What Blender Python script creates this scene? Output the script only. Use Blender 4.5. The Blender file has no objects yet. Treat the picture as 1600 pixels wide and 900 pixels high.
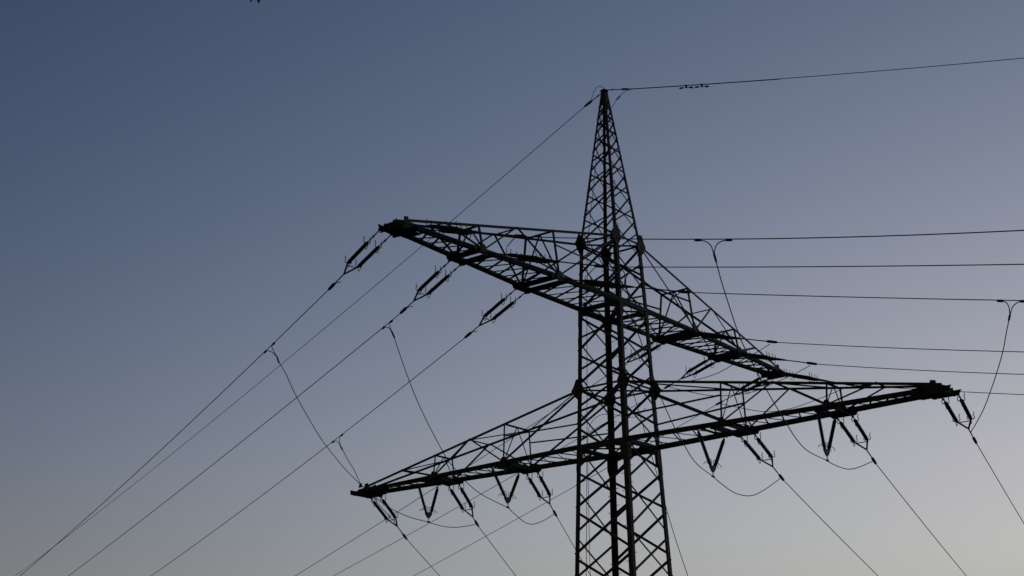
import bpy, math, random
from mathutils import Vector, Matrix

sc = bpy.context.scene
C = sc.collection
S = 1.2            # metres per modelling unit of the pylon
Z0 = 14.6          # height of the lower crossarm above the ground, in metres

def W(p):          # modelling units (tower axis, lower crossarm = 0) -> metres
    return Vector((p[0] * S, p[1] * S, p[2] * S + Z0))

# ---------------------------------------------------------------- camera
cam = bpy.data.objects.new('camera', bpy.data.cameras.new('camera'))
C.objects.link(cam)
sc.camera = cam
cam.data.sensor_width = 36.0
cam.data.lens = 53.3198
cam.data.clip_start = 0.1
cam.data.clip_end = 20000
_R = Vector((0.782217, 0.622746, -0.018002)); _U = Vector((0.208397, -0.234314, 0.949562)); _F = Vector((-0.587117, 0.746515, 0.313063))
M = Matrix(((_R.x, _U.x, -_F.x), (_R.y, _U.y, -_F.y), (_R.z, _U.z, -_F.z))).to_4x4()
M.translation = W((28.157926, -41.423589, -10.770614))
cam.matrix_world = M

# ---------------------------------------------------------------- sky and light
SUN_AZ = math.radians(35 - 38.2)      # clockwise from +Y
sc.world = bpy.data.worlds.new('World')
sc.world.use_nodes = True
nt = sc.world.node_tree
sky = nt.nodes.new('ShaderNodeTexSky')
sky.sky_type = 'NISHITA'
sky.sun_disc = False
sky.sun_elevation = math.radians(-4)
sky.sun_rotation = SUN_AZ
sky.air_density = 1.0
sky.dust_density = 2.5
sky.ozone_density = 8.0
# twilight response: the raw dusk sky slightly desaturated, a tone curve per channel,
# plus the pale haze band that hugs the whole horizon (falls off with elevation)
bw = nt.nodes.new('ShaderNodeRGBToBW')
mx = nt.nodes.new('ShaderNodeMix'); mx.data_type = 'RGBA'; mx.inputs[0].default_value = 0.2
sp = nt.nodes.new('ShaderNodeSeparateColor')
cb = nt.nodes.new('ShaderNodeCombineColor')
bg = nt.nodes['Background']
bg.inputs[1].default_value = 0.1
def mnode(op, a, b=None):
    m = nt.nodes.new('ShaderNodeMath'); m.operation = op
    for i, v in enumerate((a, b)):
        if v is None:
            continue
        if isinstance(v, (int, float)):
            m.inputs[i].default_value = v
        else:
            nt.links.new(v, m.inputs[i])
    return m.outputs[0]
tc = nt.nodes.new('ShaderNodeTexCoord')
sx = nt.nodes.new('ShaderNodeSeparateXYZ')
nt.links.new(tc.outputs['Generated'], sx.inputs[0])
haze = mnode('EXPONENT', mnode('MULTIPLY', mnode('MAXIMUM', sx.outputs[2], 0.0), -1 / 0.08))
nt.links.new(sky.outputs[0], bw.inputs[0])
nt.links.new(bw.outputs[0], mx.inputs[6])
nt.links.new(sky.outputs[0], mx.inputs[7])
nt.links.new(mx.outputs[2], sp.inputs[0])
for i, (gam, gain, hz) in enumerate(((1.8, 1470.0, 0.590), (1.4, 228.0, 0.400), (1.1, 28.2, 0.150))):
    v = mnode('MULTIPLY', mnode('POWER', sp.outputs[i], gam), gain * 10)
    v = mnode('ADD', v, mnode('MULTIPLY', haze, hz * 10))
    nt.links.new(v, cb.inputs[i])
nt.links.new(cb.outputs[0], bg.inputs[0])

sun = bpy.data.objects.new('sun', bpy.data.lights.new('sun', 'SUN'))
C.objects.link(sun)
sun.data.energy = 0.12                 # dusk: the last glow above the horizon
sun.data.angle = math.radians(8)
sun.data.color = (1.0, 0.86, 0.7)
sun.rotation_euler = (math.radians(90 - 2), 0, math.pi - SUN_AZ)
sc.view_settings.view_transform = 'Standard'
sc.view_settings.look = 'None'
sc.view_settings.exposure = 0
sc.view_settings.gamma = 1
sc.view_settings.use_curve_mapping = False

# ---------------------------------------------------------------- measured data (modelling units)
ZN = (7.219444, 4.82781, 1.985594, 13.202288)
WN = (0.763036, 0.856143, 0.936013, 0.033848)
DAMP = (2.385, 3.01)
TWIG = [(29.18247, -45.644024, 5.030375), (29.159575, -45.670984, 5.03141)]
STEEP = [(0.75, -0.35, 2.2), (1.032678, -0.45, 1.445514), (1.393849, -0.45, 0.132488), (1.745, -0.45, -1.169244), (1.887437, -0.45, -1.689885), (2.135624, -0.45, -2.691285), (2.602227, -0.45, -4.218925), (3.448792, -0.45, -6.663148), (5.348601, -0.45, -11.246067)]
DATA = {'C': {'D1': [[-8.227, -7.928, 3.047], [-8.301, -7.767, 2.917], [-8.568, -7.182, 2.66], [-8.996, -6.246, 2.104], [-9.939, -4.185, 1.197],
              [-10.769, -2.369, 0.689], [-11.086, -1.675, 0.526], [-11.757, -0.209, 0.28]],
       'D2': [[-4.749, -6.071, 3.657], [-4.75, -5.944, 3.464], [-4.755, -5.256, 2.242], [-4.76, -4.532, 1.194], [-4.768, -3.358, -0.122],
              [-4.772, -2.86, -0.474], [-4.776, -2.323, -0.814], [-4.781, -1.606, -1.112], [-4.786, -0.874, -1.281], [-4.792, 0.0, -1.426]],
       'D3': [[-13.062, -0.014, 2.005], [-12.809, -0.052, 1.683], [-12.516, -0.095, 1.307], [-12.158, -0.149, 0.899], [-11.757, -0.209, 0.28]],
       'J_inL': [[-4.792, 0.0, -1.426], [-4.873, 0.512, -1.601], [-4.98, 1.193, -1.779], [-5.069, 1.755, -1.77], [-5.183, 2.481, -1.566],
                 [-5.341, 3.482, -1.15]],
       'J_inR': [[3.581, 0.0, -1.482], [3.602, 0.172, -1.563], [3.669, 0.742, -1.783], [3.728, 1.232, -1.89], [3.813, 1.948, -1.858], [3.899, 2.673, -1.581],
                 [4.019, 3.686, -1.045]],
       'J_mL': [[-8.504, 0.0, -1.505], [-8.513, 0.222, -1.525], [-8.539, 0.876, -1.551], [-8.566, 1.562, -1.503], [-8.594, 2.263, -1.37],
                [-8.618, 2.878, -1.222]],
       'J_mR': [[7.595, 0.0, -1.542], [7.585, 0.386, -1.591], [7.569, 0.985, -1.608], [7.554, 1.564, -1.561], [7.536, 2.248, -1.397], [7.504, 3.45, -1.007]],
       'N1': [[10.53, -11.047, 1.478], [10.501, -10.938, 1.365], [10.385, -10.501, 0.893], [10.237, -9.943, 0.43], [10.097, -9.415, 0.031],
              [9.891, -8.64, -0.364], [9.409, -6.826, -0.949], [9.049, -5.473, -1.297], [8.844, -4.7, -1.487], [8.63, -3.894, -1.655], [8.28, -2.578, -1.742],
              [7.595, 0.0, -1.542]],
       'N2': [[5.806, -7.877, 2.658], [5.795, -7.84, 2.528], [5.635, -7.274, 1.615], [5.481, -6.726, 1.165], [5.234, -5.853, 0.471], [5.037, -5.154, -0.059],
              [4.705, -3.98, -0.692], [4.437, -3.03, -1.059], [4.119, -1.905, -1.391], [3.581, 0.0, -1.482]],
       'N3': [[14.986, -3.757, 0.679], [14.589, -3.096, 0.383], [14.238, -2.512, 0.099], [13.611, -1.468, -0.2], [12.985, -0.425, -0.421],
              [12.344, 0.644, -0.604], [11.646, 1.806, -0.69], [11.027, 2.836, -0.731]],
       'R1': [[3.084, 11.3, 3.729], [2.215, 11.425, 3.572], [0.837, 11.623, 3.403], [-0.254, 11.78, 3.39], [-1.132, 11.907, 3.557], [-1.986, 12.03, 3.841],
              [-3.107, 12.191, 4.257]],
       'R2': [[3.454, 7.57, 3.743], [2.716, 7.665, 3.562], [1.986, 7.759, 3.442], [0.943, 7.893, 3.279], [-0.107, 8.028, 3.324], [-1.173, 8.165, 3.52],
              [-2.351, 8.316, 3.931], [-3.194, 8.424, 4.271]],
       'R3': [[3.773, 4.05, 3.748], [3.075, 4.126, 3.539], [2.203, 4.22, 3.347], [1.457, 4.302, 3.17], [0.418, 4.415, 3.118], [-0.903, 4.558, 3.285],
              [-2.102, 4.689, 3.67], [-3.029, 4.789, 4.278]],
       'U_mL': [[-11.129, -0.176, -0.25], [-10.785, -0.153, -0.46], [-10.382, -0.126, -0.736], [-9.984, -0.099, -0.95], [-9.38, -0.059, -1.22],
                [-8.784, -0.019, -1.416], [-8.504, 0.0, -1.505]],
       'U_tip': [[-11.129, -0.176, -0.25], [-11.409, 0.511, -0.491], [-11.8, 1.469, -0.718], [-12.013, 1.993, -0.879], [-12.426, 3.004, -1.273]]},
 'VB': {'inL': [-4.792, 0.0, -1.426], 'inR': [3.581, 0.0, -1.482], 'mL': [-8.504, 0.0, -1.505], 'mR': [7.595, 0.0, -1.542]},
 'far_E': {'A': [0.0, 0.0, 13.152], 'K': [-1.177, 0.39, 13.014], 'a': 0.1403, 'b': 0.000343, 'd': [-0.9467, 0.322, 0.0]},
 'far_L1': {'A': [-0.42, -11.03, 4.708], 'K': [-3.889, -9.88, 3.984], 'a': 0.1841, 'b': 0.000801, 'd': [-0.9494, 0.3141, 0.0]},
 'far_L2': {'A': [-0.6, -7.65, 4.708], 'K': [-3.948, -6.54, 4.003], 'a': 0.1567, 'b': 0.000451, 'd': [-0.9518, 0.3066, 0.0]},
 'far_L3': {'A': [-0.8, -4.12, 4.708], 'K': [-4.18, -3.0, 3.995], 'a': 0.1775, 'b': 0.000744, 'd': [-0.949, 0.3151, 0.0]},
 'far_R1': {'A': [-0.42, 11.3, 4.708], 'K': [-3.392, 12.285, 4.257], 'a': 0.1708, 'b': 0.000477, 'd': [-0.9498, 0.3128, 0.0]},
 'far_R2': {'A': [-0.62, 7.57, 4.708], 'K': [-3.479, 8.518, 4.271], 'a': 0.1492, 'b': 0.00041, 'd': [-0.9501, 0.3119, 0.0]},
 'far_R3': {'A': [-0.8, 4.05, 4.708], 'K': [-3.314, 4.883, 4.278], 'a': 0.1724, 'b': 0.000431, 'd': [-0.9502, 0.3118, 0.0]},
 'low_inL': {'A': [-4.35, 0.85, -0.12], 'K': [-5.429, 3.716, -1.21], 'a': 0.3578, 'b': 0.000989, 'd': [-0.3515, 0.9362, 0.0]},
 'low_inR': {'A': [4.46, 0.77, -0.12], 'K': [3.982, 3.933, -1.105], 'a': 0.2261, 'b': 0.001, 'd': [-0.1494, 0.9888, 0.0]},
 'low_mL': {'A': [-7.75, 0.5, -0.12], 'K': [-8.704, 3.113, -1.282], 'a': 0.3066, 'b': 0.001, 'd': [-0.3429, 0.9394, 0.0]},
 'low_mR': {'A': [8.0, 0.56, -0.12], 'K': [7.462, 3.696, -1.067], 'a': 0.2176, 'b': 0.001, 'd': [-0.1692, 0.9856, 0.0]},
 'low_tipL': {'A': [-11.5, 0.3, -0.12], 'K': [-12.507, 3.241, -1.333], 'a': 0.3057, 'b': 0.001, 'd': [-0.324, 0.946, 0.0]},
 'low_tipR': {'A': [11.5, 0.38, -0.12], 'K': [10.878, 3.612, -0.924], 'a': 0.2147, 'b': 0.001, 'd': [-0.1889, 0.982, 0.0]},
 'near_E': {'A': [0.0, 0.0, 13.182], 'K': [1.05, 0.0, 12.898], 'a': 0.2595, 'b': 0.00126, 'd': [1.0, 0.0007, 0.0]},
 'near_L1': {'A': [0.42, -11.03, 4.708], 'K': [4.791, -11.03, 3.309], 'a': 0.271, 'b': 0.002908, 'd': [1.0, -0.0012, 0.0]},
 'near_L2': {'A': [0.6, -7.65, 4.708], 'K': [5.041, -7.65, 3.27], 'a': 0.2337, 'b': 0.000878, 'd': [1.0, 0.0011, 0.0]},
 'near_L3': {'A': [0.8, -4.12, 4.708], 'K': [5.625, -4.12, 3.238], 'a': 0.2476, 'b': 0.000847, 'd': [1.0, 0.0011, 0.0]},
 'near_R1': {'A': [0.42, 11.3, 4.708], 'K': [3.384, 11.3, 3.729], 'a': 0.2433, 'b': 0.002153, 'd': [1.0, 0.0009, 0.0]},
 'near_R2': {'A': [0.62, 7.57, 4.708], 'K': [3.754, 7.57, 3.743], 'a': 0.2526, 'b': 0.002705, 'd': [1.0, 0.0004, 0.0]},
 'near_R3': {'A': [0.8, 4.05, 4.708], 'K': [4.073, 4.05, 3.748], 'a': 0.2482, 'b': 0.002028, 'd': [1.0, 0.001, 0.0]},
 'tee_D1': [[-8.257, -8.435, 3.154], [-7.64, -8.639, 3.269]],
 'tee_D2': [[-4.995, -6.203, 3.831], [-4.5, -6.362, 3.912]],
 'tee_D3': [[-13.625, 0.136, 2.302], [-12.903, -0.104, 2.426]],
 'tee_N1': [[10.092, -11.036, 1.954], [10.963, -11.037, 1.747]],
 'tee_N2': [[5.301, -7.65, 3.209], [6.181, -7.649, 3.005]],
 'tee_N3': [[14.907, -4.11, 1.013], [15.487, -4.109, 0.878]],
 'tipLpost': [-11.757, -0.209, 0.28],
 'under': [-11.129, -0.176, -0.25]}

# ---------------------------------------------------------------- materials
def mat(name, c1, c2, rough=0.6, scale=3.0, metal=0.0, bump=0.0):
    m = bpy.data.materials.new(name)
    m.use_nodes = True
    t = m.node_tree
    b = t.nodes['Principled BSDF']
    co = t.nodes.new('ShaderNodeTexCoord')
    n = t.nodes.new('ShaderNodeTexNoise')
    n.inputs['Scale'].default_value = scale
    n.inputs['Detail'].default_value = 6
    r = t.nodes.new('ShaderNodeValToRGB')
    r.color_ramp.elements[0].position = 0.35
    r.color_ramp.elements[1].position = 0.68
    r.color_ramp.elements[0].color = (*c1, 1)
    r.color_ramp.elements[1].color = (*c2, 1)
    t.links.new(co.outputs['Object'], n.inputs['Vector'])
    t.links.new(n.outputs[0], r.inputs[0])
    t.links.new(r.outputs[0], b.inputs['Base Color'])
    b.inputs['Roughness'].default_value = rough
    b.inputs['Metallic'].default_value = metal
    if bump:
        bp = t.nodes.new('ShaderNodeBump')
        bp.inputs['Strength'].default_value = bump
        t.links.new(n.outputs[0], bp.inputs['Height'])
        t.links.new(bp.outputs[0], b.inputs['Normal'])
    return m

STEEL = mat('painted_steel', (0.022, 0.027, 0.021), (0.052, 0.058, 0.047), 0.62, 2.2)
GALV = mat('galvanised_fittings', (0.04, 0.042, 0.044), (0.07, 0.07, 0.07), 0.5, 8.0, 0.3)
PORC = mat('brown_porcelain', (0.022, 0.013, 0.009), (0.035, 0.02, 0.013), 0.3, 6.0)
WIRE = mat('weathered_conductor', (0.05, 0.05, 0.052), (0.08, 0.08, 0.08), 0.6, 5.0, 0.3)
CONC = mat('concrete', (0.25, 0.24, 0.22), (0.36, 0.35, 0.33), 0.9, 4.0, 0, 0.3)
GRASS = mat('meadow', (0.035, 0.05, 0.02), (0.09, 0.10, 0.045), 0.95, 0.35, 0, 0.4)
LEAF = mat('leaf', (0.03, 0.05, 0.02), (0.05, 0.075, 0.03), 0.6, 9.0)
BARK = mat('bark', (0.05, 0.04, 0.03), (0.09, 0.07, 0.05), 0.9, 14.0)

# ---------------------------------------------------------------- mesh helpers (metres)
class MB:
    def __init__(self):
        self.v = []; self.f = []; self.smooth = []
    def add(self, vs, fs, smooth=False):
        o = len(self.v)
        self.v += [tuple(x) for x in vs]
        self.f += [tuple(i + o for i in f) for f in fs]
        self.smooth += [smooth] * len(fs)
    def prism(self, prof, p, q, e1, e2, e1b=None, e2b=None):
        """extrude closed 2D profile [(a,b)...] along p->q with axes e1,e2"""
        e1b = e1b or e1; e2b = e2b or e2
        n = len(prof)
        vs = [p + e1 * a + e2 * b for a, b in prof] + [q + e1b * a + e2b * b for a, b in prof]
        fs = [(i, (i + 1) % n, n + (i + 1) % n, n + i) for i in range(n)]
        fs += [tuple(range(n - 1, -1, -1)), tuple(range(n, 2 * n))]
        self.add(vs, fs)
    def angle(self, p, q, e1, e2, w, t=0.012):
        """L section: flanges of width w along e1 and e2 from the heel line p-q"""
        self.prism([(0, 0), (w, 0), (w, t), (t, t), (t, w), (0, w)], p, q, e1, e2)
    def bar(self, p, q, w, n, t=0.010):
        """bracing angle: flat flange of width w lying across n, small outstanding flange along -n"""
        d = (q - p).normalized()
        n = (n - d * n.dot(d)).normalized()
        s = d.cross(n)
        self.prism([(-w / 2, 0), (w / 2, 0), (w / 2, t), (-w / 2 + t, t), (-w / 2 + t, w * 0.8), (-w / 2, w * 0.8)],
                   p, q, s, -n)
    def channel(self, p, q, up, w, h, t=0.014):
        d = (q - p).normalized()
        up = (up - d * up.dot(d)).normalized()
        s = d.cross(up)
        self.prism([(0, -h / 2), (w, -h / 2), (w, -h / 2 + t), (t, -h / 2 + t), (t, h / 2 - t), (w, h / 2 - t), (w, h / 2), (0, h / 2)],
                   p, q, s, up)
    def plate(self, pts, n, t=0.014):
        n = n.normalized() * (t / 2)
        k = len(pts)
        vs = [p + n for p in pts] + [p - n for p in pts]
        fs = [tuple(range(k)), tuple(range(2 * k - 1, k - 1, -1))]
        fs += [(i, k + i, k + (i + 1) % k, (i + 1) % k) for i in range(k)]
        self.add(vs, fs)
    def tube(self, pts, r, n=8, cap=True):
        pts = [Vector(p) for p in pts]
        rs = r if isinstance(r, (list, tuple)) else [r] * len(pts)
        t0 = (pts[1] - pts[0]).normalized()
        up = Vector((0, 0, 1)) if abs(t0.z) < 0.9 else Vector((1, 0, 0))
        e = (up - t0 * up.dot(t0)).normalized()
        vs = []
        for i, p in enumerate(pts):
            a = pts[max(i - 1, 0)]; b = pts[min(i + 1, len(pts) - 1)]
            t = (b - a).normalized()
            e = (e - t * e.dot(t)).normalized()
            f = t.cross(e)
            for k in range(n):
                an = 2 * math.pi * k / n
                vs.append(p + (e * math.cos(an) + f * math.sin(an)) * rs[i])
        fs = []
        for i in range(len(pts) - 1):
            for k in range(n):
                fs.append((i * n + k, i * n + (k + 1) % n, (i + 1) * n + (k + 1) % n, (i + 1) * n + k))
        if cap:
            fs.append(tuple(range(n - 1, -1, -1)))
            fs.append(tuple((len(pts) - 1) * n + k for k in range(n)))
        self.add(vs, fs, True)
    def box(self, c, ex, ey, ez):
        vs = [c + ex * a + ey * b + ez * d for a in (-1, 1) for b in (-1, 1) for d in (-1, 1)]
        self.add(vs, [(0, 1, 3, 2), (4, 6, 7, 5), (0, 4, 5, 1), (2, 3, 7, 6), (0, 2, 6, 4), (1, 5, 7, 3)])
    def build(self, name, m, parent=None):
        me = bpy.data.meshes.new(name)
        org = parent_origin(parent)
        me.from_pydata([(x - org.x, y - org.y, z - org.z) for x, y, z in self.v], [], self.f)
        for p, s in zip(me.polygons, self.smooth):
            p.use_smooth = s
        me.materials.append(m)
        me.update()
        o = bpy.data.objects.new(name, me)
        C.objects.link(o)
        if parent:
            o.parent = parent
        return o

ORG = {}
def parent_origin(p):
    while p is not None:
        if p.name in ORG:
            return ORG[p.name]
        p = p.parent
    return Vector((0, 0, 0))

def thing(name, label, cat, loc, group=None):
    o = bpy.data.objects.new(name, None)
    o.empty_display_size = 0.3
    C.objects.link(o)
    o.location = loc
    ORG[o.name] = Vector(loc)
    o['label'] = label
    o['category'] = cat
    if group:
        o['group'] = group
    return o

def tag(o, label, cat, group=None):
    o['label'] = label
    o['category'] = cat
    if group:
        o['group'] = group
    return o

X = Vector((1, 0, 0)); Y = Vector((0, 1, 0)); Z = Vector((0, 0, 1))

def catmull(P, n=8):
    P = [Vector(p) for p in P]
    out = []
    for i in range(len(P) - 1):
        p0 = P[i - 1] if i else P[0] * 2 - P[1]
        p1, p2 = P[i], P[i + 1]
        p3 = P[i + 2] if i + 2 < len(P) else P[-1] * 2 - P[-2]
        for k in range(n):
            t = k / n
            out.append(0.5 * ((2 * p1) + (p2 - p0) * t + (2 * p0 - 5 * p1 + 4 * p2 - p3) * t * t + (-p0 + 3 * p1 - 3 * p2 + p3) * t ** 3))
    out.append(P[-1])
    return out

# ---------------------------------------------------------------- ground
g = MB()
N = 48
vs = [(0, 0, 0)]
rad = [30, 120, 500, 2500, 9000]
for r in rad:
    for k in range(N):
        a = 2 * math.pi * k / N
        vs.append((r * math.cos(a), r * math.sin(a), 0))
fs = [(0, 1 + k, 1 + (k + 1) % N) for k in range(N)]
for j in range(len(rad) - 1):
    for k in range(N):
        a = 1 + j * N
        fs.append((a + k, a + N + k, a + N + (k + 1) % N, a + (k + 1) % N))
g.add(vs, fs)
o = g.build('ground', GRASS)
o['kind'] = 'structure'

# ---------------------------------------------------------------- the pylon
z1, z2, z3, za = ZN
W1, W2, W3, SLOPE = WN
ZG = -Z0 / S
def bw_(z):
    """half width of the body at height z"""
    if z < 0:
        return 1 - SLOPE * z
    if z > z1:
        return W1 + (z - z1) / (za - z1) * (0.075 - W1)
    for (a, wa), (b, wb) in (((0, 1.0), (z3, W3)), ((z3, W3), (z2, W2)), ((z2, W2), (z1, W1))):
        if z <= b:
            return wa + (z - a) / (b - a) * (wb - wa)
    return W1
def corner(sx, sy, z, inset=0.0):
    w = bw_(z) - inset
    return W((sx * w, sy * w, z))

pylon = thing('lattice_pylon', 'tall dark steel lattice pylon with two crossarms set at right angles', 'pylon', (0, 0, 0))
ORG[pylon.name] = Vector((0, 0, 0))
PO = pylon
LEGS = {'L': (-1, -1), 'N': (1, -1), 'R': (1, 1), 'B': (-1, 1)}
leg_objs = {}
for k, (sx, sy) in LEGS.items():
    m = MB()
    segs = [(ZG, 0.0, 0.20), (0.0, z3, 0.20), (z3, z2, 0.19), (z2, z1, 0.175), (z1, 9.9, 0.112), (9.9, za - 0.05, 0.088)]
    for a, b, f in segs:
        m.angle(corner(sx, sy, a), corner(sx, sy, b), -X * sx, -Y * sy, f, 0.016)
    # splice plates
    for zz in (-4.4, 3.6, -8.2):
        f = 0.16
        p = corner(sx, sy, zz); 
        m.box(p - X * sx * f / 2 + Y * sy * 0.006, X * f / 2, Y * 0.005, Z * 0.2)
        m.box(p - Y * sy * f / 2 + X * sx * 0.006, Y * f / 2, X * 0.005, Z * 0.2)
    # haunch plates under both crossarms
    for zt, zb_, f in ((0.05, -0.85, 0.30), (z2 - 0.05, z2 - 0.62, 0.22)):
        a, b, c_ = corner(sx, sy, zt), corner(sx, sy, (zt + 2 * zb_) / 3), corner(sx, sy, zb_)
        for e, nrm in ((-X * sx, Y * sy), (-Y * sy, X * sx)):
            m.plate([a + nrm * 0.01, a + e * f + nrm * 0.01, b + e * f + nrm * 0.01, c_ + e * 0.1 + nrm * 0.01, c_ + nrm * 0.01], nrm, 0.014)
    leg_objs[k] = m.build('leg', STEEL, PO)
    # concrete foot
    f = MB()
    c = corner(sx, sy, ZG)
    r0 = [Vector((c.x + 0.45 * math.cos(a * math.pi / 8), c.y + 0.45 * math.sin(a * math.pi / 8), -0.3)) for a in range(16)]
    f.add(r0 + [Vector((c.x + (v.x - c.x) * 0.85, c.y + (v.y - c.y) * 0.85, 0.45)) for v in r0],
          [(i, (i + 1) % 16, 16 + (i + 1) % 16, 16 + i) for i in range(16)] + [tuple(range(16, 32))])
    f.build('concrete_foot', CONC, PO)

# step bolts on the near and the far leg: one mesh, copied
def bolt_mesh(d, l):
    b = MB()
    b.tube([Vector((0, 0, 0)), d * l], 0.011, 6)
    b.tube([d * (l - 0.012), d * l], 0.02, 6)
    me = bpy.data.meshes.new('step_bolt')
    me.from_pydata(b.v, [], b.f); me.materials.append(GALV)
    return me
for k, dirs in (('N', (Y, -X)), ('B', (-Y, X))):
    sx, sy = LEGS[k]
    mesh2 = [bolt_mesh(d, 0.30) for d in dirs]
    zz = ZG + 2.2; i = 0
    while zz < za - 0.9:
        e = bpy.data.objects.new('step_bolt', mesh2[i % 2])
        C.objects.link(e)
        e.parent = leg_objs[k]
        d = dirs[i % 2]
        e.location = corner(sx, sy, zz) + (Y * 0.0 if abs(d.x) else X * 0.0) + Vector((-sx * 0.03, -sy * 0.03, 0))
        zz += 0.285; i += 1

# cross bracing: one X per panel and face
FRONT = [ZG + 0.3, -10.9, -9.5, -8.1, -6.65, -5.15, -3.64, -2.11, -0.80, 0.72, 2.07, 3.26, 4.62, 6.01, 7.21, 8.17, 9.09, 9.91, 10.66, 11.35, 11.95, 12.42, 12.80]
SIDE = [ZG + 0.3, -10.2, -8.8, -7.3, -5.9, -4.42, -2.93, -1.35, 0.10, 1.30, 2.58, 3.72, 4.72, 5.45, 6.62, 7.72, 8.63, 9.50, 10.30, 11.00, 11.65, 12.20, 12.62]
faces = {'front': ('L', 'N', -Y), 'back': ('B', 'R', Y), 'left': ('L', 'B', -X), 'right': ('N', 'R', X)}
for fn, (a, b, n) in faces.items():
    lev = FRONT if fn in ('front', 'back') else SIDE
    for i in range(len(lev) - 1):
        lo, hi = lev[i], lev[i + 1]
        gp = 0.065 if hi < z1 + 0.1 else 0.04
        lo += gp; hi -= gp
        tp = 1.0 if hi < z1 else 0.68
        if fn in ('front', 'back'):
            w1, w2 = 0.124 * tp, 0.090 * tp
        else:
            w1, w2 = 0.076 * tp, 0.076 * tp
        m = MB()
        off = n * 0.006
        i1 = 0.03
        A, B_ = LEGS[a], LEGS[b]
        m.bar(corner(*A, lo, i1 * 0) + off, corner(*B_, hi) + off, w1, n)
        m.bar(corner(*A, hi) - n * 0.03, corner(*B_, lo) - n * 0.03, w2, n)
        # small bolted plate where the two diagonals cross
        mid = (corner(*A, lo) + corner(*B_, hi) + corner(*A, hi) + corner(*B_, lo)) / 4
        s = 0.05 * tp
        e = n.cross(Z)
        m.plate([mid + (e * x + Z * y) * s - n * 0.02 for x, y in ((-1, 0), (0, -1), (1, 0), (0, 1))], n, 0.05)
        m.build('cross_brace', STEEL, PO)

# horizontal frames
for zz, w, plan in ((z1, 0.085, True), (z3, 0.085, True), (z2 - 0.02, 0.13, True), (-0.02, 0.14, True), (-8.1, 0.08, True)):
    for fn, (a, b, n) in faces.items():
        m = MB()
        m.bar(corner(*LEGS[a], zz) + n * 0.014, corner(*LEGS[b], zz) + n * 0.014, w, n)
        m.build('horizontal_brace', STEEL, PO)
    if plan:
        m = MB()
        m.bar(corner(-1, -1, zz), corner(1, 1, zz), 0.07, Z)
        m.build('diaphragm_brace', STEEL, PO)
        m = MB()
        m.bar(corner(1, -1, zz - 0.03), corner(-1, 1, zz - 0.03), 0.07, Z)
        m.build('diaphragm_brace', STEEL, PO)
# tapered haunch beams between the legs, at the root of both crossarms
for zz in (z2, 0.0):
    for fn, (a, b, n) in faces.items():
        m = MB()
        p, q = corner(*LEGS[a], zz), corner(*LEGS[b], zz)
        d = (q - p).normalized(); L = (q - p).length
        def at(t, z): return p + d * (t * L) + Z * z - n * 0.03
        m.plate([at(0.03, 0.0), at(0.97, 0.0), at(0.97, -0.32), at(0.74, -0.17), at(0.26, -0.17), at(0.03, -0.32)], n, 0.014)
        m.build('haunch_plate', STEEL, PO)

# gusset plates where the top chords leave the body
for zz, nx in ((z1, True), (z3, False)):
    for k, (sx, sy) in LEGS.items():
        m = MB()
        p = corner(sx, sy, zz)
        if nx:      # upper arm: plates in the x = const faces
            e, n, s = Y * sy, X * sx, sx
        else:
            e, n, s = X * sx, Y * sy, sy
        prof = [(-0.24, 0.06), (-0.10, 0.34), (0.05, 0.36), (0.16, 0.12), (0.26, -0.02), (0.14, -0.22), (0.0, -0.36), (-0.12, -0.28), (-0.24, -0.10)]
        sc_ = 1.28 if nx else 1.2
        m.plate([p + (e * a + Z * b) * sc_ + n * 0.022 for a, b in prof], n, 0.016)
        n2 = Y * sy if nx else X * sx
        e2 = -(X * sx) if nx else -(Y * sy)
        m.plate([p + n2 * 0.022 + (e2 * a + Z * b) for a, b in ((0, 0.34), (0.14, 0.28), (0.30, 0.06), (0.30, -0.10), (0.16, -0.30), (0, -0.38))], n2, 0.014)
        m.build('gusset_plate', STEEL, PO)

# apex cap
m = MB()
top = W((0, 0, za - 0.07))
for a, b in ((-1, -1), (1, -1), (1, 1), (-1, 1)):
    pass
ww = bw_(za - 0.9) * S; wt = 0.10
lowz = -0.9 * S * 0.55
for n, e in ((X, Y), (-X, Y), (Y, X), (-Y, X)):
    w0 = bw_(za - 0.5) * S
    m.plate([top + n * wt + e * wt, top + n * wt - e * wt, top + n * w0 - e * w0 - Z * 0.6, top + n * w0 + e * w0 - Z * 0.6], n, 0.012)
m.box(top + Z * 0.02, X * 0.13, Y * 0.13, Z * 0.03)
m.box(top + Z * 0.05, X * 0.03, Y * 0.10, Z * 0.05)
m.box(top - Z * 0.05, X * 0.17, Y * 0.02, Z * 0.06)
m.build('apex_cap', STEEL, PO)

# ---------------------------------------------------------------- crossarms
def lerp(knots, t):
    for (a, va), (b, vb) in zip(knots, knots[1:]):
        if t <= b:
            return va + (t - a) / (b - a) * (vb - va)
    (a, va), (b, vb) = knots[-2:]
    return va + (t - a) / (b - a) * (vb - va)

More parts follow.
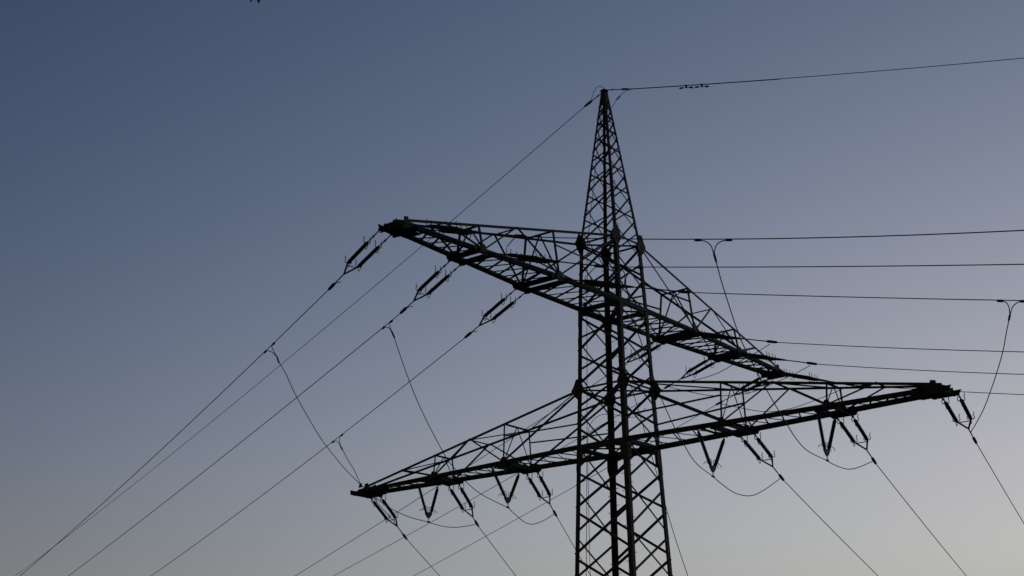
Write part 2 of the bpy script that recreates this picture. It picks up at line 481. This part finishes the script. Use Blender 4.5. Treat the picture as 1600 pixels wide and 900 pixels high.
def crossarm(axis, sgn, zb, zt, wb, wt, stations, label, tipw, extent, tip_len, ladder):
    """axis 'x' or 'y'; stations = [inner, middle, outer] distances from the axis"""
    tip = stations[2]
    nearside = 1 if axis == 'y' else -1
    if axis == 'y':
        def P(t, n, z): return W((n, sgn * t, z))
        ax, cr = Y * sgn, X
    else:
        def P(t, n, z): return W((sgn * t, n, z))
        ax, cr = X * sgn, Y
    bk = ([(wb, wb), (4.0, 0.80), (tip, tipw)] if axis == 'y' else [(wb, wb), (tip, tipw)])
    tend = tip + 0.26
    ttop = tip - 0.16
    def hb(t): return lerp(bk, t)
    def ht(t): return wt + (t - wt) / (ttop - wt) * (0.22 - wt)
    def zt_(t): return zt + (t - wt) / (ttop - wt) * (zb + 0.22 - zt)
    root = MB()
    # root of the arm: the two bottom chords, run through the body to its middle
    for s in (-1, 1):
        ts = [0.0, wb, 4.0, tend] if axis == 'y' else [0.0, wb, tend]
        for a, b in zip(ts, ts[1:]):
            na = hb(max(a, wb)); nb = hb(max(b, wb))
            root.angle(P(a, s * na, zb - 0.055), P(b, s * nb, zb - 0.07), Z, -cr * s, 0.160 if s == nearside else 0.205, 0.016)
            root.angle(P(a, s * na, zb - 0.07) - Z * 0.004, P(b, s * nb, zb - 0.07) - Z * 0.004, -cr * s, Z, 0.12, 0.012)
    arm = root.build('crossarm', STEEL, PO)
    if label:
        arm['label'] = label
    def child(name, m, mt=STEEL):
        return m.build(name, mt, arm)
    # top chords
    for s in (-1, 1):
        m = MB()
        m.angle(P(wt, s * wt, zt), P(ttop, s * 0.22, zb + 0.22), -Z, -cr * s, 0.105 if s == nearside else 0.075, 0.014)
        child('top_chord', m)
    nodes_t = []
    mids = [(wb + stations[0]) / 2 + 0.35, (stations[0] + stations[1]) / 2, (stations[1] + stations[2]) / 2 - 0.1]
    # posts and top links at the two inner stations, links half way between them
    for i, t in enumerate(stations[:2]):
        for s in (-1, 1):
            m = MB()
            m.bar(P(t, s * hb(t), zb), P(t, s * ht(t), zt_(t)), 0.075, cr * s)
            child('post', m)
        m = MB(); m.bar(P(t, -ht(t), zt_(t) - 0.02), P(t, ht(t), zt_(t) - 0.02), 0.075, Z); child('top_link', m)
    for t in mids[1:]:
        m = MB(); m.bar(P(t, -ht(t), zt_(t) - 0.02), P(t, ht(t), zt_(t) - 0.02), 0.05, Z); child('top_link', m)
    # side diagonals: station foot - half-way top node - station foot
    for s in (-1, 1):
        prev = wb
        for i, (mt, st) in enumerate(zip(mids, stations)):
            if i == 0:
                m = MB(); m.bar(P(wt, s * wt, zt - 0.1), P(st, s * hb(st), zb + 0.05), 0.07, cr * s); child('side_brace', m)
                continue
            if i == 1 or True:
                m = MB(); m.bar(P(stations[i - 1] + 0.05, s * hb(stations[i - 1]), zb + 0.05), P(mt, s * ht(mt), zt_(mt)), 0.062, cr * s); child('side_brace', m)
                if i == 1:
                    m = MB(); m.bar(P(mt, s * ht(mt), zt_(mt)), P(st - 0.05, s * hb(st), zb + 0.05), 0.062, cr * s); child('side_brace', m)
                else:
                    m = MB(); m.bar(P(mt, s * ht(mt), zt_(mt)), P(stations[1] + 1.9, s * hb(stations[1] + 1.9), zb + 0.05), 0.05, cr * s)
    # plan bracing between the two top chords
    tn = [wt, stations[0], mids[1], stations[1], mids[2], ttop - 0.6]
    for i in range(len(tn) - 2 if axis == 'x' else 0):
        s = 1 if i % 2 else -1
        m = MB(); m.bar(P(tn[i], s * ht(tn[i]), zt_(tn[i]) - 0.03), P(tn[i + 1], -s * ht(tn[i + 1]), zt_(tn[i + 1]) - 0.03), 0.055, Z); child('top_plan_brace', m)
    # portal braces in the cross section above the inner and middle station
    for t in stations[:2]:
        for s in (-1, 1):
            m = MB(); m.bar(P(t, 0, zt_(t) - 0.03), P(t, s * hb(t) * 0.96, zb + 0.05), 0.05, ax); child('portal_brace', m)
    # mid-height strut from the inner post to the body
    for s in (-1, 1):
        t = stations[0]
        m = MB(); m.bar(P(t, s * (ht(t) + hb(t)) / 2, zb + 0.66 * (zt_(t) - zb)), P(wt, s * (wt + wb) / 2, zb + 0.40 * (zt - zb)), 0.062, cr * s); child('side_brace', m)
    # crossed lacing between the two bottom chords
    bounds = [wb] + stations
    for i in range(3):
        a = bounds[i] + (0.32 if i else 0.25); b = bounds[i + 1] - 0.34
        n = ladder[i]
        for k in range(n):
            t0 = a + (b - a) * k / n; t1 = a + (b - a) * (k + 1) / n
            m = MB()
            m.bar(P(t0, -nearside * hb(t0), zb - 0.03), P(t1, nearside * hb(t1), zb - 0.03), 0.058, Z)
            child('lacing_bar', m)
            m = MB()
            m.bar(P(t1, -nearside * hb(t1), zb - 0.05), P(t0, nearside * hb(t0), zb - 0.05), 0.040, Z)
            child('lacing_bar', m)
    # twin transverse channels that carry the insulators
    for i, t in enumerate(stations):
        for d in (-0.26, 0.25):
            ex = extent[i]
            m = MB()
            m.channel(P(t + d, -ex[0], zb - 0.085), P(t + d, ex[1], zb - 0.085), Z, 0.07 * (1 if d > 0 else -1), 0.20, 0.014)
            child('crossbeam', m)
        # gusset under each chord joint
        for s in (-1, 1):
            m = MB()
            h_ = hb(t)
            m.plate([P(t - 0.50, s * h_, zb + 0.02) + cr * s * 0.016, P(t + 0.50, s * h_, zb + 0.02) + cr * s * 0.016, P(t + 0.40, s * h_, zb - 0.15) + cr * s * 0.016,
                     P(t - 0.40, s * h_, zb - 0.15) + cr * s * 0.016], cr, 0.014)
            if i < 2:
                m.plate([P(t - 0.16, s * h_, zb + 0.02) + cr * s * 0.016, P(t + 0.16, s * h_, zb + 0.02) + cr * s * 0.016,
                         P(t + 0.06, s * h_, zb + 0.19) + cr * s * 0.016, P(t - 0.06, s * h_, zb + 0.19) + cr * s * 0.016], cr, 0.014)
            child('chord_plate', m)
    # end box at the tip
    m = MB()
    for s in (-1, 1):
        m.plate([P(tip - 0.75, s * 0.30, zb - 0.05), P(tip + 0.265, s * 0.30, zb - 0.05), P(tip + 0.265, s * 0.29, zb + 0.06), P(tip - 0.02, s * 0.27, zb + 0.13), P(tip - 0.75, s * 0.28, zb + 0.12)], cr, 0.014)
    m.plate([P(tip - 0.7, -0.3, zb - 0.12), P(tip + 0.3, -0.3, zb - 0.12), P(tip + 0.3, 0.3, zb - 0.12), P(tip - 0.7, 0.3, zb - 0.12)], Z, 0.016)
    m.plate([P(tip + 0.265, -0.33, zb - 0.15), P(tip + 0.265, 0.33, zb - 0.15), P(tip + 0.265, 0.33, zb + 0.06), P(tip + 0.265, -0.33, zb + 0.06)], ax, 0.014)
    child('tip_box', m)
    # upstand ears at the tip
    m = MB()
    for s in (-1, 1):
        m.plate([P(tip - 0.22, s * 0.22, zb + 0.15), P(tip + 0.00, s * 0.22, zb + 0.05), P(tip - 0.02, s * 0.22, zb + 0.27), P(tip - 0.18, s * 0.22, zb + 0.30)], cr, 0.03)
    child('tip_ear', m)
    return arm

ext_u = [(0.86, 0.86), (0.65, 0.65), (0.46, 0.46)]
ext_lr = [(0.92, 0.84), (0.72, 0.62), (0.62, 0.34)]
ext_ll = [(0.92, 0.90), (0.75, 0.62), (0.72, 0.50)]
crossarm('y', -1, z2, z1, W2, W1, [4.12, 7.69, 10.93], 'left half of the upper crossarm, pointing towards the viewer', 0.33, ext_u, 0.3, (4, 5, 5))
crossarm('y', 1, z2, z1, W2, W1, [4.05, 7.57, 11.30], 'right half of the upper crossarm, pointing away', 0.33, ext_u, 0.3, (4, 5, 5))
crossarm('x', 1, 0.0, z3, 1.0, W3, [4.46, 8.00, 11.36], 'right half of the lower crossarm', 0.35, ext_lr, 0.3, (4, 5, 5))
crossarm('x', -1, 0.0, z3, 1.0, W3, [4.32, 7.75, 11.55], 'left half of the lower crossarm', 0.35, ext_ll, 0.3, (4, 5, 5))

# ---------------------------------------------------------------- insulators
def rod_profile(L, r=0.072, rc=0.050):
    n = int(L / 0.042)
    pts = [(0, 0.05), (0.07, 0.05), (0.075, rc)]
    a = 0.09; b = L - 0.09
    for k in range(n):
        x = a + (b - a) * k / n; d = (b - a) / n
        pts += [(x + d * 0.1, rc), (x + d * 0.45, r), (x + d * 0.62, r), (x + d * 0.75, rc)]
    pts += [(L - 0.075, rc), (L - 0.07, 0.05), (L, 0.05)]
    return pts

def rod(p, q, parent, name='insulator_rod'):
    d = q - p; L = d.length; d.normalize()
    prof = rod_profile(L)
    m = MB()
    m.tube([p + d * x for x, r in prof], [r for x, r in prof], 12)
    o = m.build(name, PORC, parent)
    return o

def horns(p, d, side, parent, ring=True):
    """arcing horns at a rod end: two wavy prongs that stand up, and an open ring below"""
    h = d.cross(Z).normalized()
    u = Z
    for k, s in enumerate((-1, 1)):
        m = MB()
        b = p + h * 0.055 * s
        pts = [b, b + h * 0.05 * s - u * 0.02, b + h * 0.075 * s + u * 0.07 - d * 0.02 * side, b + h * 0.045 * s + u * 0.13, b + h * 0.075 * s + u * 0.20 + d * 0.01 * side, b + h * 0.06 * s + u * 0.245]
        m.tube(catmull(pts, 4), 0.015, 5)
        m.build('arcing_horn', GALV, parent)
    if ring:
        m = MB()
        c = p - u * 0.10 + d * 0.04 * side
        pts = []
        for k in range(13):
            a = math.radians(100 + 285 * k / 12)
            pts.append(c + (d * math.cos(a) * 0.10 * side + u * math.sin(a) * 0.095))
        m.tube(pts, 0.0125, 5)
        m.build('horn_ring', GALV, parent)

def strain_set(name_label, w, l0, rodL=1.22, beam='y', sep=0.25, stub=None):
    A = Vector(w['A']); K = Vector(w['K']); wd = Vector(w['d'])
    bx = Vector((0, 1, 0)) if beam == 'y' else Vector((1, 0, 0))
    D = (K - A); T = D.length; d = D.normalized()
    clampL = 0.46
    tri = 0.60
    slack = T - l0 - rodL - tri - clampL
    root = thing('strain_insulator_set', name_label, 'insulator', W(A), 'double strain insulator sets')
    # beam direction made a bit narrower towards the conductor
    def S_(s, side, k=1.0): return W(A + d * s + bx * side * sep * k)
    dm = d
    for side in (-1, 1):
        a = S_(0, side) + Z * 0.0
        b = S_(l0, side, 0.97)
        m = MB(); m.tube([a, b], 0.022, 6)
        m.tube([a + (b - a) * 0.42, a + (b - a) * 0.58], 0.036, 6)
        m.box(a + Z * 0.02, X * 0.03, Y * 0.03, Z * 0.05)
        m.build('hanger_link', GALV, root)
        c = S_(l0 + rodL, side, 0.90)
        r = rod(b, c, root)
        dd = (c - b).normalized()
        horns(b + dd * 0.05, dd, 1, r); horns(c - dd * 0.05, dd, -1, r)
        m = MB()
        y = W(A + d * (l0 + rodL + tri))
        m.tube([c, y], 0.035, 6)
        m.build('yoke_arm', GALV, root)
    m = MB()
    m.tube([S_(l0 + rodL + 0.09, -1, 0.80), S_(l0 + rodL + 0.09, 1, 0.80)], 0.018, 6)
    m.build('spacer_bar', GALV, root)
    m = MB()
    y = W(A + d * (l0 + rodL + tri)); k0 = W(A + d * (T - clampL)); k1 = W(K)
    m.tube([y - (k0 - y).normalized() * 0.04, k0], 0.024, 6)
    m.build('extension_link', GALV, root)
    m = MB()
    e = (k1 - k0)
    m.tube([k0, k0 + e * 0.12, k0 + e * 0.3, k0 + e * 0.8, k0 + e * 0.92, k1], [0.03, 0.055, 0.062, 0.055, 0.048, 0.022], 8)
    m.build('tension_clamp', GALV, root)
    if stub is not None:
        m = MB()
        s0 = k0 + e * 0.25
        m.tube(catmull([s0, s0 + stub * 0.5 + Z * 0.02, s0 + stub], 5), 0.017, 6)
        m.build('cable_stub', WIRE, root)
    return root

side_txt = {'L1': 'outer left', 'L2': 'middle left', 'L3': 'inner left', 'R1': 'outer right', 'R2': 'middle right', 'R3': 'inner right'}
for k in ('L1', 'L2', 'L3', 'R3', 'R2', 'R1'):
    lab = 'twin-rod insulator running down left from the %s position of the upper crossarm' % side_txt[k]
    strain_set(lab, DATA['far_' + k], 0.74 if k[0] == 'L' else 0.15, 1.32 if k[0] == 'L' else 1.22, 'y', 0.25, Vector((0.42, -0.02, 0.02)) if k[0] == 'L' else None)
    lab = 'twin-rod insulator running right from the %s position of the upper crossarm' % side_txt[k]
    strain_set(lab, DATA['near_' + k], 1.10 if k[0] == 'L' else 0.15, 1.22, 'y', 0.25, Vector((-0.50, 0.1, -0.22)) if k[0] == 'L' else None)
low_txt = {'tipR': 'right tip', 'mR': 'middle right station', 'inR': 'inner right station', 'inL': 'inner left station', 'mL': 'middle left station', 'tipL': 'left tip'}
for k in ('tipL', 'mL', 'inL', 'inR', 'mR', 'tipR'):
    lab = 'twin-rod insulator hanging down right from the %s of the lower crossarm' % low_txt[k]
    strain_set(lab, DATA['low_' + k], 0.34, 1.36, 'x', 0.25)

# V-shaped suspension insulators under the lower crossarm
for k, x, hw, lab in (('inL', -4.87, 0.80, 'V-shaped brown insulator pair under the inner left part of the lower crossarm'),
                      ('mL', -8.53, 0.58, 'V-shaped brown insulator pair under the left arm, nearest the left tip'),
                      ('inR', 3.60, 0.84, 'V-shaped insulator pair under the lower crossarm, just right of the tower body'),
                      ('mR', 7.70, 0.60, 'V-shaped brown insulator pair under the lower crossarm, nearest the right tip')):
    vb = Vector(DATA['VB'][k])
    root = thing('suspension_insulator', lab, 'insulator', W((x, 0, -0.1)), 'V-shaped insulators under the lower crossarm')
    yk = vb + Vector((0, 0, 0.27))
    for s in (-1, 1):
        top_ = W((x, s * hw, -0.06)); bot = W(yk + Vector((0, s * 0.13, 0.07)))
        d = (bot - top_).normalized()
        m = MB(); m.tube([top_ + Z * 0.05, top_ + d * 0.16], 0.02, 6); m.build('hanger_link', GALV, root)
        r = rod(top_ + d * 0.12, bot, root)
        m = MB()
        o_ = bot - d * 0.14
        h = Y * s
        for q in (-1, 1):
            m = MB()
            m.tube(catmull([o_, o_ + h * 0.10 + X * 0.05 * q + Z * 0.03, o_ + h * 0.22 + X * 0.07 * q - Z * 0.03, o_ + h * 0.30 + X * 0.08 * q - Z * 0.10], 4), 0.0125, 5)
            m.build('arcing_horn', GALV, r)
        m = MB()
        pts = []
        c = o_ - h * 0.09 + Z * 0.02
        for q in range(12):
            a = math.radians(20 + 300 * q / 11)
            pts.append(c + h * math.cos(a) * 0.08 + Z * math.sin(a) * 0.13)
        m.tube(pts, 0.0125, 5); m.build('horn_ring', GALV, r)
        # hanger beam between the chords
    m = MB()
    y0 = W(yk)
    m.plate([y0 + Y * 0.21 + Z * 0.11, y0 - Y * 0.21 + Z * 0.11, y0 - Y * 0.21 + Z * 0.03, y0 - Y * 0.06 - Z * 0.14, y0 + Y * 0.06 - Z * 0.14, y0 + Y * 0.21 + Z * 0.03], X, 0.06)
    m.build('yoke_plate', GALV, root)
    m = MB()
    b0 = W(vb)
    m.tube([y0 - Z * 0.10 + Y * 0.035, b0 + Z * 0.03 + Y * 0.035], 0.012, 6)
    m.tube([y0 - Z * 0.10 - Y * 0.035, b0 + Z * 0.03 - Y * 0.035], 0.012, 6)
    m.tube([b0 - Y * 0.10 - Z * 0.005, b0 - Y * 0.04 + Z * 0.01, b0 + Y * 0.04 + Z * 0.01, b0 + Y * 0.10 - Z * 0.005], [0.025, 0.042, 0.042, 0.025], 8)
    m.build('suspension_clamp', GALV, root)
    m = MB()
    m.channel(W((x, -hw - 0.12, -0.03)), W((x, hw + 0.12, -0.03)), Z, 0.05, 0.08)
    o = m.build('crossbeam', STEEL, PO)

# ---------------------------------------------------------------- conductors
def sag_pts(w, smax, n=90, s0=0.0):
    K = Vector(w['K']); d = Vector(w['d']); out = []
    for i in range(n + 1):
        s = s0 + (smax - s0) * (i / n) ** 1.4
        p = K + d * s
        p.z += -w['a'] * s + w['b'] * s * s
        out.append(W(p))
    return out

def cable(name, pts, r, label, cat, group=None):
    c = sum(pts, Vector()) / len(pts)
    org = pts[0].copy()
    m = MB(); m.tube([p - org for p in pts], r, 8)
    o = m.build(name, WIRE)
    o.location = org
    tag(o, label, cat, group)
    return o

RC = 0.0165
far_lab = {'L1': 'topmost of the conductors falling to the lower left, from the outer left upper insulator',
           'L2': 'conductor falling to the lower left from the middle left insulator of the upper crossarm',
           'L3': 'conductor falling to the lower left from the inner left insulator of the upper crossarm',
           'R3': 'thin conductor passing behind the left tip of the lower crossarm, upper of three',
           'R2': 'thin conductor behind the lower left insulators, middle of three leaving the bottom edge',
           'R1': 'thin conductor behind the tower leg, lowest of three falling to the bottom left'}
near_lab = {'L1': 'uppermost conductor running right from the upper crossarm, carrying a Y-shaped tap',
            'L2': 'second conductor from the top of the six running off to the right',
            'L3': 'third conductor from the top running right, tapped near the right edge',
            'R3': 'fourth conductor from the top running right, just above the right upper tip',
            'R2': 'fifth conductor from the top running off to the right',
            'R1': 'lowest conductor running right, passing behind the right tip of the lower crossarm'}
for k in ('L1', 'L2', 'L3', 'R3', 'R2', 'R1'):
    cable('conductor', sag_pts(DATA['far_' + k], 100, 110), RC, far_lab[k], 'power line', 'conductors of the upper crossarm')
    cable('conductor', sag_pts(DATA['near_' + k], 42, 70), RC, near_lab[k], 'power line', 'conductors of the upper crossarm')
low_lab = {'tipR': 'short conductor leaving the right edge, from the insulator at the right lower tip',
           'mR': 'straight conductor dropping to the bottom edge from the middle right lower insulator',
           'inR': 'conductor dropping steeply right from the insulator just right of the tower body',
           'inL': 'conductor passing behind the tower legs from the inner left lower insulator',
           'mL': 'conductor dropping to the bottom edge from the middle left lower insulator',
           'tipL': 'conductor dropping to the bottom edge from the left lower tip insulator'}
for k in low_lab:
    w = DATA['low_' + k]
    # runs down until it is 1.5 m above the ground
    s = 0.0
    while s < 60 and (w['K'][2] - w['a'] * s + w['b'] * s * s) > ZG + 1.5:
        s += 0.5
    cable('conductor', sag_pts(w, s, 50), RC, low_lab[k], 'power line', 'conductors of the lower crossarm')

# earth wire at the apex
root = thing('earth_wire', 'thin earth wire falling to the lower left from the top of the pylon', 'power line', W(DATA['far_E']['A']))
m = MB(); m.tube(sag_pts(DATA['far_E'], 100, 110), 0.016, 7); m.build('wire', WIRE, root)
A = W(DATA['far_E']['A']); K = W(DATA['far_E']['K']); e = K - A
m = MB(); m.tube([A, A + e * 0.62], 0.022, 6); m.tube([A + e * 0.28, A + e * 0.36], 0.036, 6); m.build('shackle_link', GALV, root)
m = MB(); m.tube([A + e * 0.6, A + e * 0.66, A + e * 0.75, A + e * 0.95, K], [0.03, 0.055, 0.06, 0.05, 0.025], 8); m.build('tension_clamp', GALV, root)
m = MB(); m.tube(catmull([A + e * 0.66 + Z * 0.02, A + e * 0.5 + Z * 0.34, A + e * 0.28 + Z * 0.44, A + Z * 0.16], 6), 0.012, 6); m.build('jumper_loop', WIRE, root)

root = thing('earth_wire', 'earth wire running right from the top of the pylon, above all other wires', 'power line', W(DATA['near_E']['A']))
m = MB(); m.tube(sag_pts(DATA['near_E'], 42, 70), 0.014, 7); m.build('wire', WIRE, root)
A = W(DATA['near_E']['A']); K = W(DATA['near_E']['K']); e = K - A
m = MB(); m.tube([A, A + e * 0.75], 0.020, 6); m.tube([A + e * 0.3, A + e * 0.38], 0.032, 6); m.build('shackle_link', GALV, root)
m = MB(); m.tube([A + e * 0.72, A + e * 0.78, A + e * 0.98, K], [0.03, 0.05, 0.045, 0.02], 8); m.build('tension_clamp', GALV, root)
P4 = sag_pts(DATA['near_E'], 6, 40)
m = MB(); m.tube([p - Z * 0.012 for p in P4], 0.018, 7); m.build('armour_rod', GALV, root)
m = MB(); m.tube(catmull([P4[4], A + e * 0.85 - Z * 0.12, A + e * 0.55 - Z * 0.42, A + e * 0.28 - Z * 0.86, A + e * 0.12 - Z * 1.25], 6), 0.013, 6)
m.tube([A + e * 0.50 - Z * 0.48, A + e * 0.64 - Z * 0.32], 0.034, 6)
m.build('jumper_loop', WIRE, root)

def damper(w, s, label):
    K = Vector(w['K']); d = Vector(w['d'])
    p = K + d * s; p.z += -w['a'] * s + w['b'] * s * s
    t = Vector((d.x, d.y, -w['a'] + 2 * w['b'] * s)).normalized()
    p = W(p)
    root = thing('vibration_damper', label, 'damper', p, 'dumbbell dampers on the earth wire')
    m = MB(); m.box(p - Z * 0.05, t * 0.035, Y * 0.03, Z * 0.075); m.build('clamp', GALV, root)
    m = MB(); m.tube([p - t * 0.26 - Z * 0.10, p + t * 0.26 - Z * 0.10], 0.008, 6); m.build('messenger_cable', WIRE, root)
    for q in (-1, 1):
        m = MB()
        a = p + t * 0.14 * q - Z * 0.105; b = p + t * 0.33 * q - Z * 0.115
        m.tube([a, a + (b - a) * 0.15, a + (b - a) * 0.85, b], [0.02, 0.036, 0.040, 0.03], 8)
        m.build('damper_weight', GALV, root)
damper(DATA['near_E'], DAMP[0], 'dumbbell-shaped vibration damper on the earth wire, nearer the pylon top')
damper(DATA['near_E'], DAMP[1], 'dumbbell-shaped vibration damper on the earth wire, farther from the pylon top')

# ---------------------------------------------------------------- droppers and jumpers
drop_lab = {'D1': 'drop cable with Y-shaped tap, from the topmost left conductor to the left lower tip',
            'D2': 'long drop cable with Y-shaped tap just below the middle left upper insulator',
            'D3': 'short drop cable with Y-shaped tap just left of the lower crossarm tip',
            'N1': 'drop cable with Y-shaped tap above the right half of the upper crossarm',
            'N2': 'drop cable inside the tower body, falling past the right leg',
            'N3': 'curved drop cable with Y-shaped tap at the right edge, ending at the right lower tip'}
for k in drop_lab:
    path = DATA['C'][k]
    a, b = [Vector(v) for v in DATA['tee_' + k]]
    m0 = Vector(path[0])
    root = thing('drop_cable', drop_lab[k], 'cable', W(m0), 'drop cables between the two crossarms')
    m = MB(); m.tube(catmull([W(p) for p in path], 8), RC, 7); m.build('cable', WIRE, root)
    t = (b - a).normalized()
    for end, s in ((a, 1), (b, -1)):
        e0 = end - Vector((0, 0, 0.035))
        mm = (a + b) / 2
        L = (mm - end).length
        q1 = end + t * s * L * 0.45 - Vector((0, 0, 0.05))
        q2 = end + t * s * L * 0.80 + (m0 - mm) * 0.40
        q3 = end + t * s * L * 0.93 + (m0 - mm) * 0.75
        q4 = m0.copy()
        m = MB(); m.tube(catmull([W(e0 - t * s * 0.1), W(e0), W(q1), W(q2), W(q3), W(q4)], 6), RC, 7)
        m.build('tap_leg', WIRE, root)
        m = MB()
        c0 = W(end - t * 0.09 - Vector((0, 0, 0.02))); c1 = W(end + t * 0.09 - Vector((0, 0, 0.02)))
        m.tube([c0, c0 + (c1 - c0) * 0.2, c0 + (c1 - c0) * 0.8, c1], [0.025, 0.045, 0.045, 0.025], 8)
        m.build('tap_clamp', GALV, root)
    pts = catmull([W(p) for p in path], 8)
    u = (pts[2] - pts[0]).normalized()
    m = MB(); m.tube([pts[0] - u * 0.06, pts[0] + u * 0.04, pts[0] + u * 0.24, pts[0] + u * 0.30], [0.022, 0.036, 0.036, 0.022], 8)
    m.build('crimp_sleeve', GALV, root)

jump_lab = {'J_inL': 'sagging jumper cable from the inner left V insulator to its strain clamp',
            'J_mL': 'shallow jumper cable from the outer left V insulator to its strain clamp',
            'J_inR': 'deep jumper loop from the inner right V insulator to its strain clamp',
            'J_mR': 'jumper loop from the outer right V insulator to its strain clamp',
            'U_mL': 'jumper cable from under the left lower tip to the outer left V insulator',
            'U_tip': 'short jumper cable between the two insulator rods at the left lower tip',
            'R3': 'jumper cable under the right upper crossarm, uppermost of three',
            'R2': 'jumper cable under the right upper crossarm, middle of three',
            'R1': 'jumper cable under the right upper tip, lowest of three'}
for k in jump_lab:
    cable('jumper_cable', catmull([W(p) for p in DATA['C'][k]], 8), RC, jump_lab[k], 'cable', 'jumper cables')
for k, s in (('R3', 3), ('R2', 0), ('R1', 0)):
    pass

# the lead-in from the tip post to the underside of the left lower tip
tp = DATA['tipLpost']; un = DATA['under']
m = MB()
a = W(tp)
m.plate([a + X * 0.10 - Z * 0.12, a - X * 0.12 - Z * 0.12, a - X * 0.05 + Z * 0.06, a + X * 0.04 + Z * 0.08], Y, 0.05)
m.tube(catmull([a, a + Vector((0.3, 0.1, -0.25)), W(un) + Z * 0.15, W(un)], 5), RC, 6)
m.build('terminal_post', GALV, PO)

# vertical cable that runs down just inside the left face of the body
pts = [W((-bw_(z) + 0.06, -bw_(z) * 0.52, z)) for z in [za - 0.6, 11, 9.3, z1, 6, z2, 3.4, z3, 1.0, 0.0, -2, -4, -6, -9, ZG + 0.6]]
cable('down_cable', catmull(pts, 4), 0.012, 'thin vertical cable running down inside the left face of the tower body', 'cable')
pts = [W(p) for p in ((-1.02, -0.50, ZG + 0.6), (-1.0, -0.52, -6), (-0.93, -0.52, -1.0), (-0.90, -0.50, 0.35), (-0.80, -0.46, 0.85), (-0.45, -0.35, 1.13), (0.0, -0.1, 1.1), (0.3, 0.1, 1.0), (0.62, 0.25, 1.02), (0.85, 0.45, 1.3))]
cable('down_cable', catmull(pts, 6), 0.011, 'looped thin cable arching between the tower legs above the lower crossarm', 'cable')
pts = [W(p) for p in STEEP]
cable('down_cable', catmull(pts, 6), 0.0145, 'thin steep cable leaving the tower body beside the right leg towards the bottom edge', 'cable')

# ---------------------------------------------------------------- leafy twig whose tips hang in at the top edge
random.seed(4)
tip = Vector(TWIG[0]); t2 = Vector(TWIG[1]); up_ = Vector((0.05, -0.1, 1)).normalized()
right = _R
root = thing('hanging_twig', 'dark leaf tips of a twig hanging in at the top edge, left of centre', 'twig', tip + up_ * 0.5)
m = MB()
base = tip + up_ * 1.3 + right * 0.3
m.tube(catmull([base, tip + up_ * 0.8 + right * 0.12, tip + up_ * 0.35 + right * 0.05, tip + up_ * 0.10 + right * 0.015], 6), [0.008 - 0.0055 * i / 18 for i in range(19)], 6)
m.build('stem', BARK, root)
def leaf(base_p, tip_p, w):
    m = MB()
    d = tip_p - base_p; L = d.length; d.normalize()
    s = (right - d * right.dot(d)).normalized(); n = d.cross(s)
    prof = [(0, 0.0), (0.12, 0.25), (0.3, 0.75), (0.48, 1.0), (0.66, 0.85), (0.85, 0.4), (1.0, 0.02)]
    vs = []
    for t, a in prof:
        c = base_p + d * L * t + n * (0.12 * L * math.sin(t * 3))
        vs += [c - s * w * a + n * 0.15 * w * a, c, c + s * w * a + n * 0.15 * w * a]
    fs = []
    for i in range(len(prof) - 1):
        a = i * 3
        fs += [(a, a + 1, a + 4, a + 3), (a + 1, a + 2, a + 5, a + 4)]
    m.add(vs, fs, True)
    return m.build('leaf', LEAF, root)
leaf(tip + up_ * 0.10 + right * 0.004, tip - up_ * 0.003, 0.017)
leaf(tip + up_ * 0.12 - right * 0.010, t2 - up_ * 0.003, 0.016)
for k in range(12):
    b = tip + up_ * (0.14 + 0.07 * k) + right * (0.01 + 0.012 * k)
    dv = (right * random.choice((-1, 1)) * random.uniform(0.5, 1) + up_ * random.uniform(-0.2, 0.6) + _F * random.uniform(-0.6, 0.6)).normalized()
    leaf(b, b + dv * random.uniform(0.07, 0.10), random.uniform(0.014, 0.02))
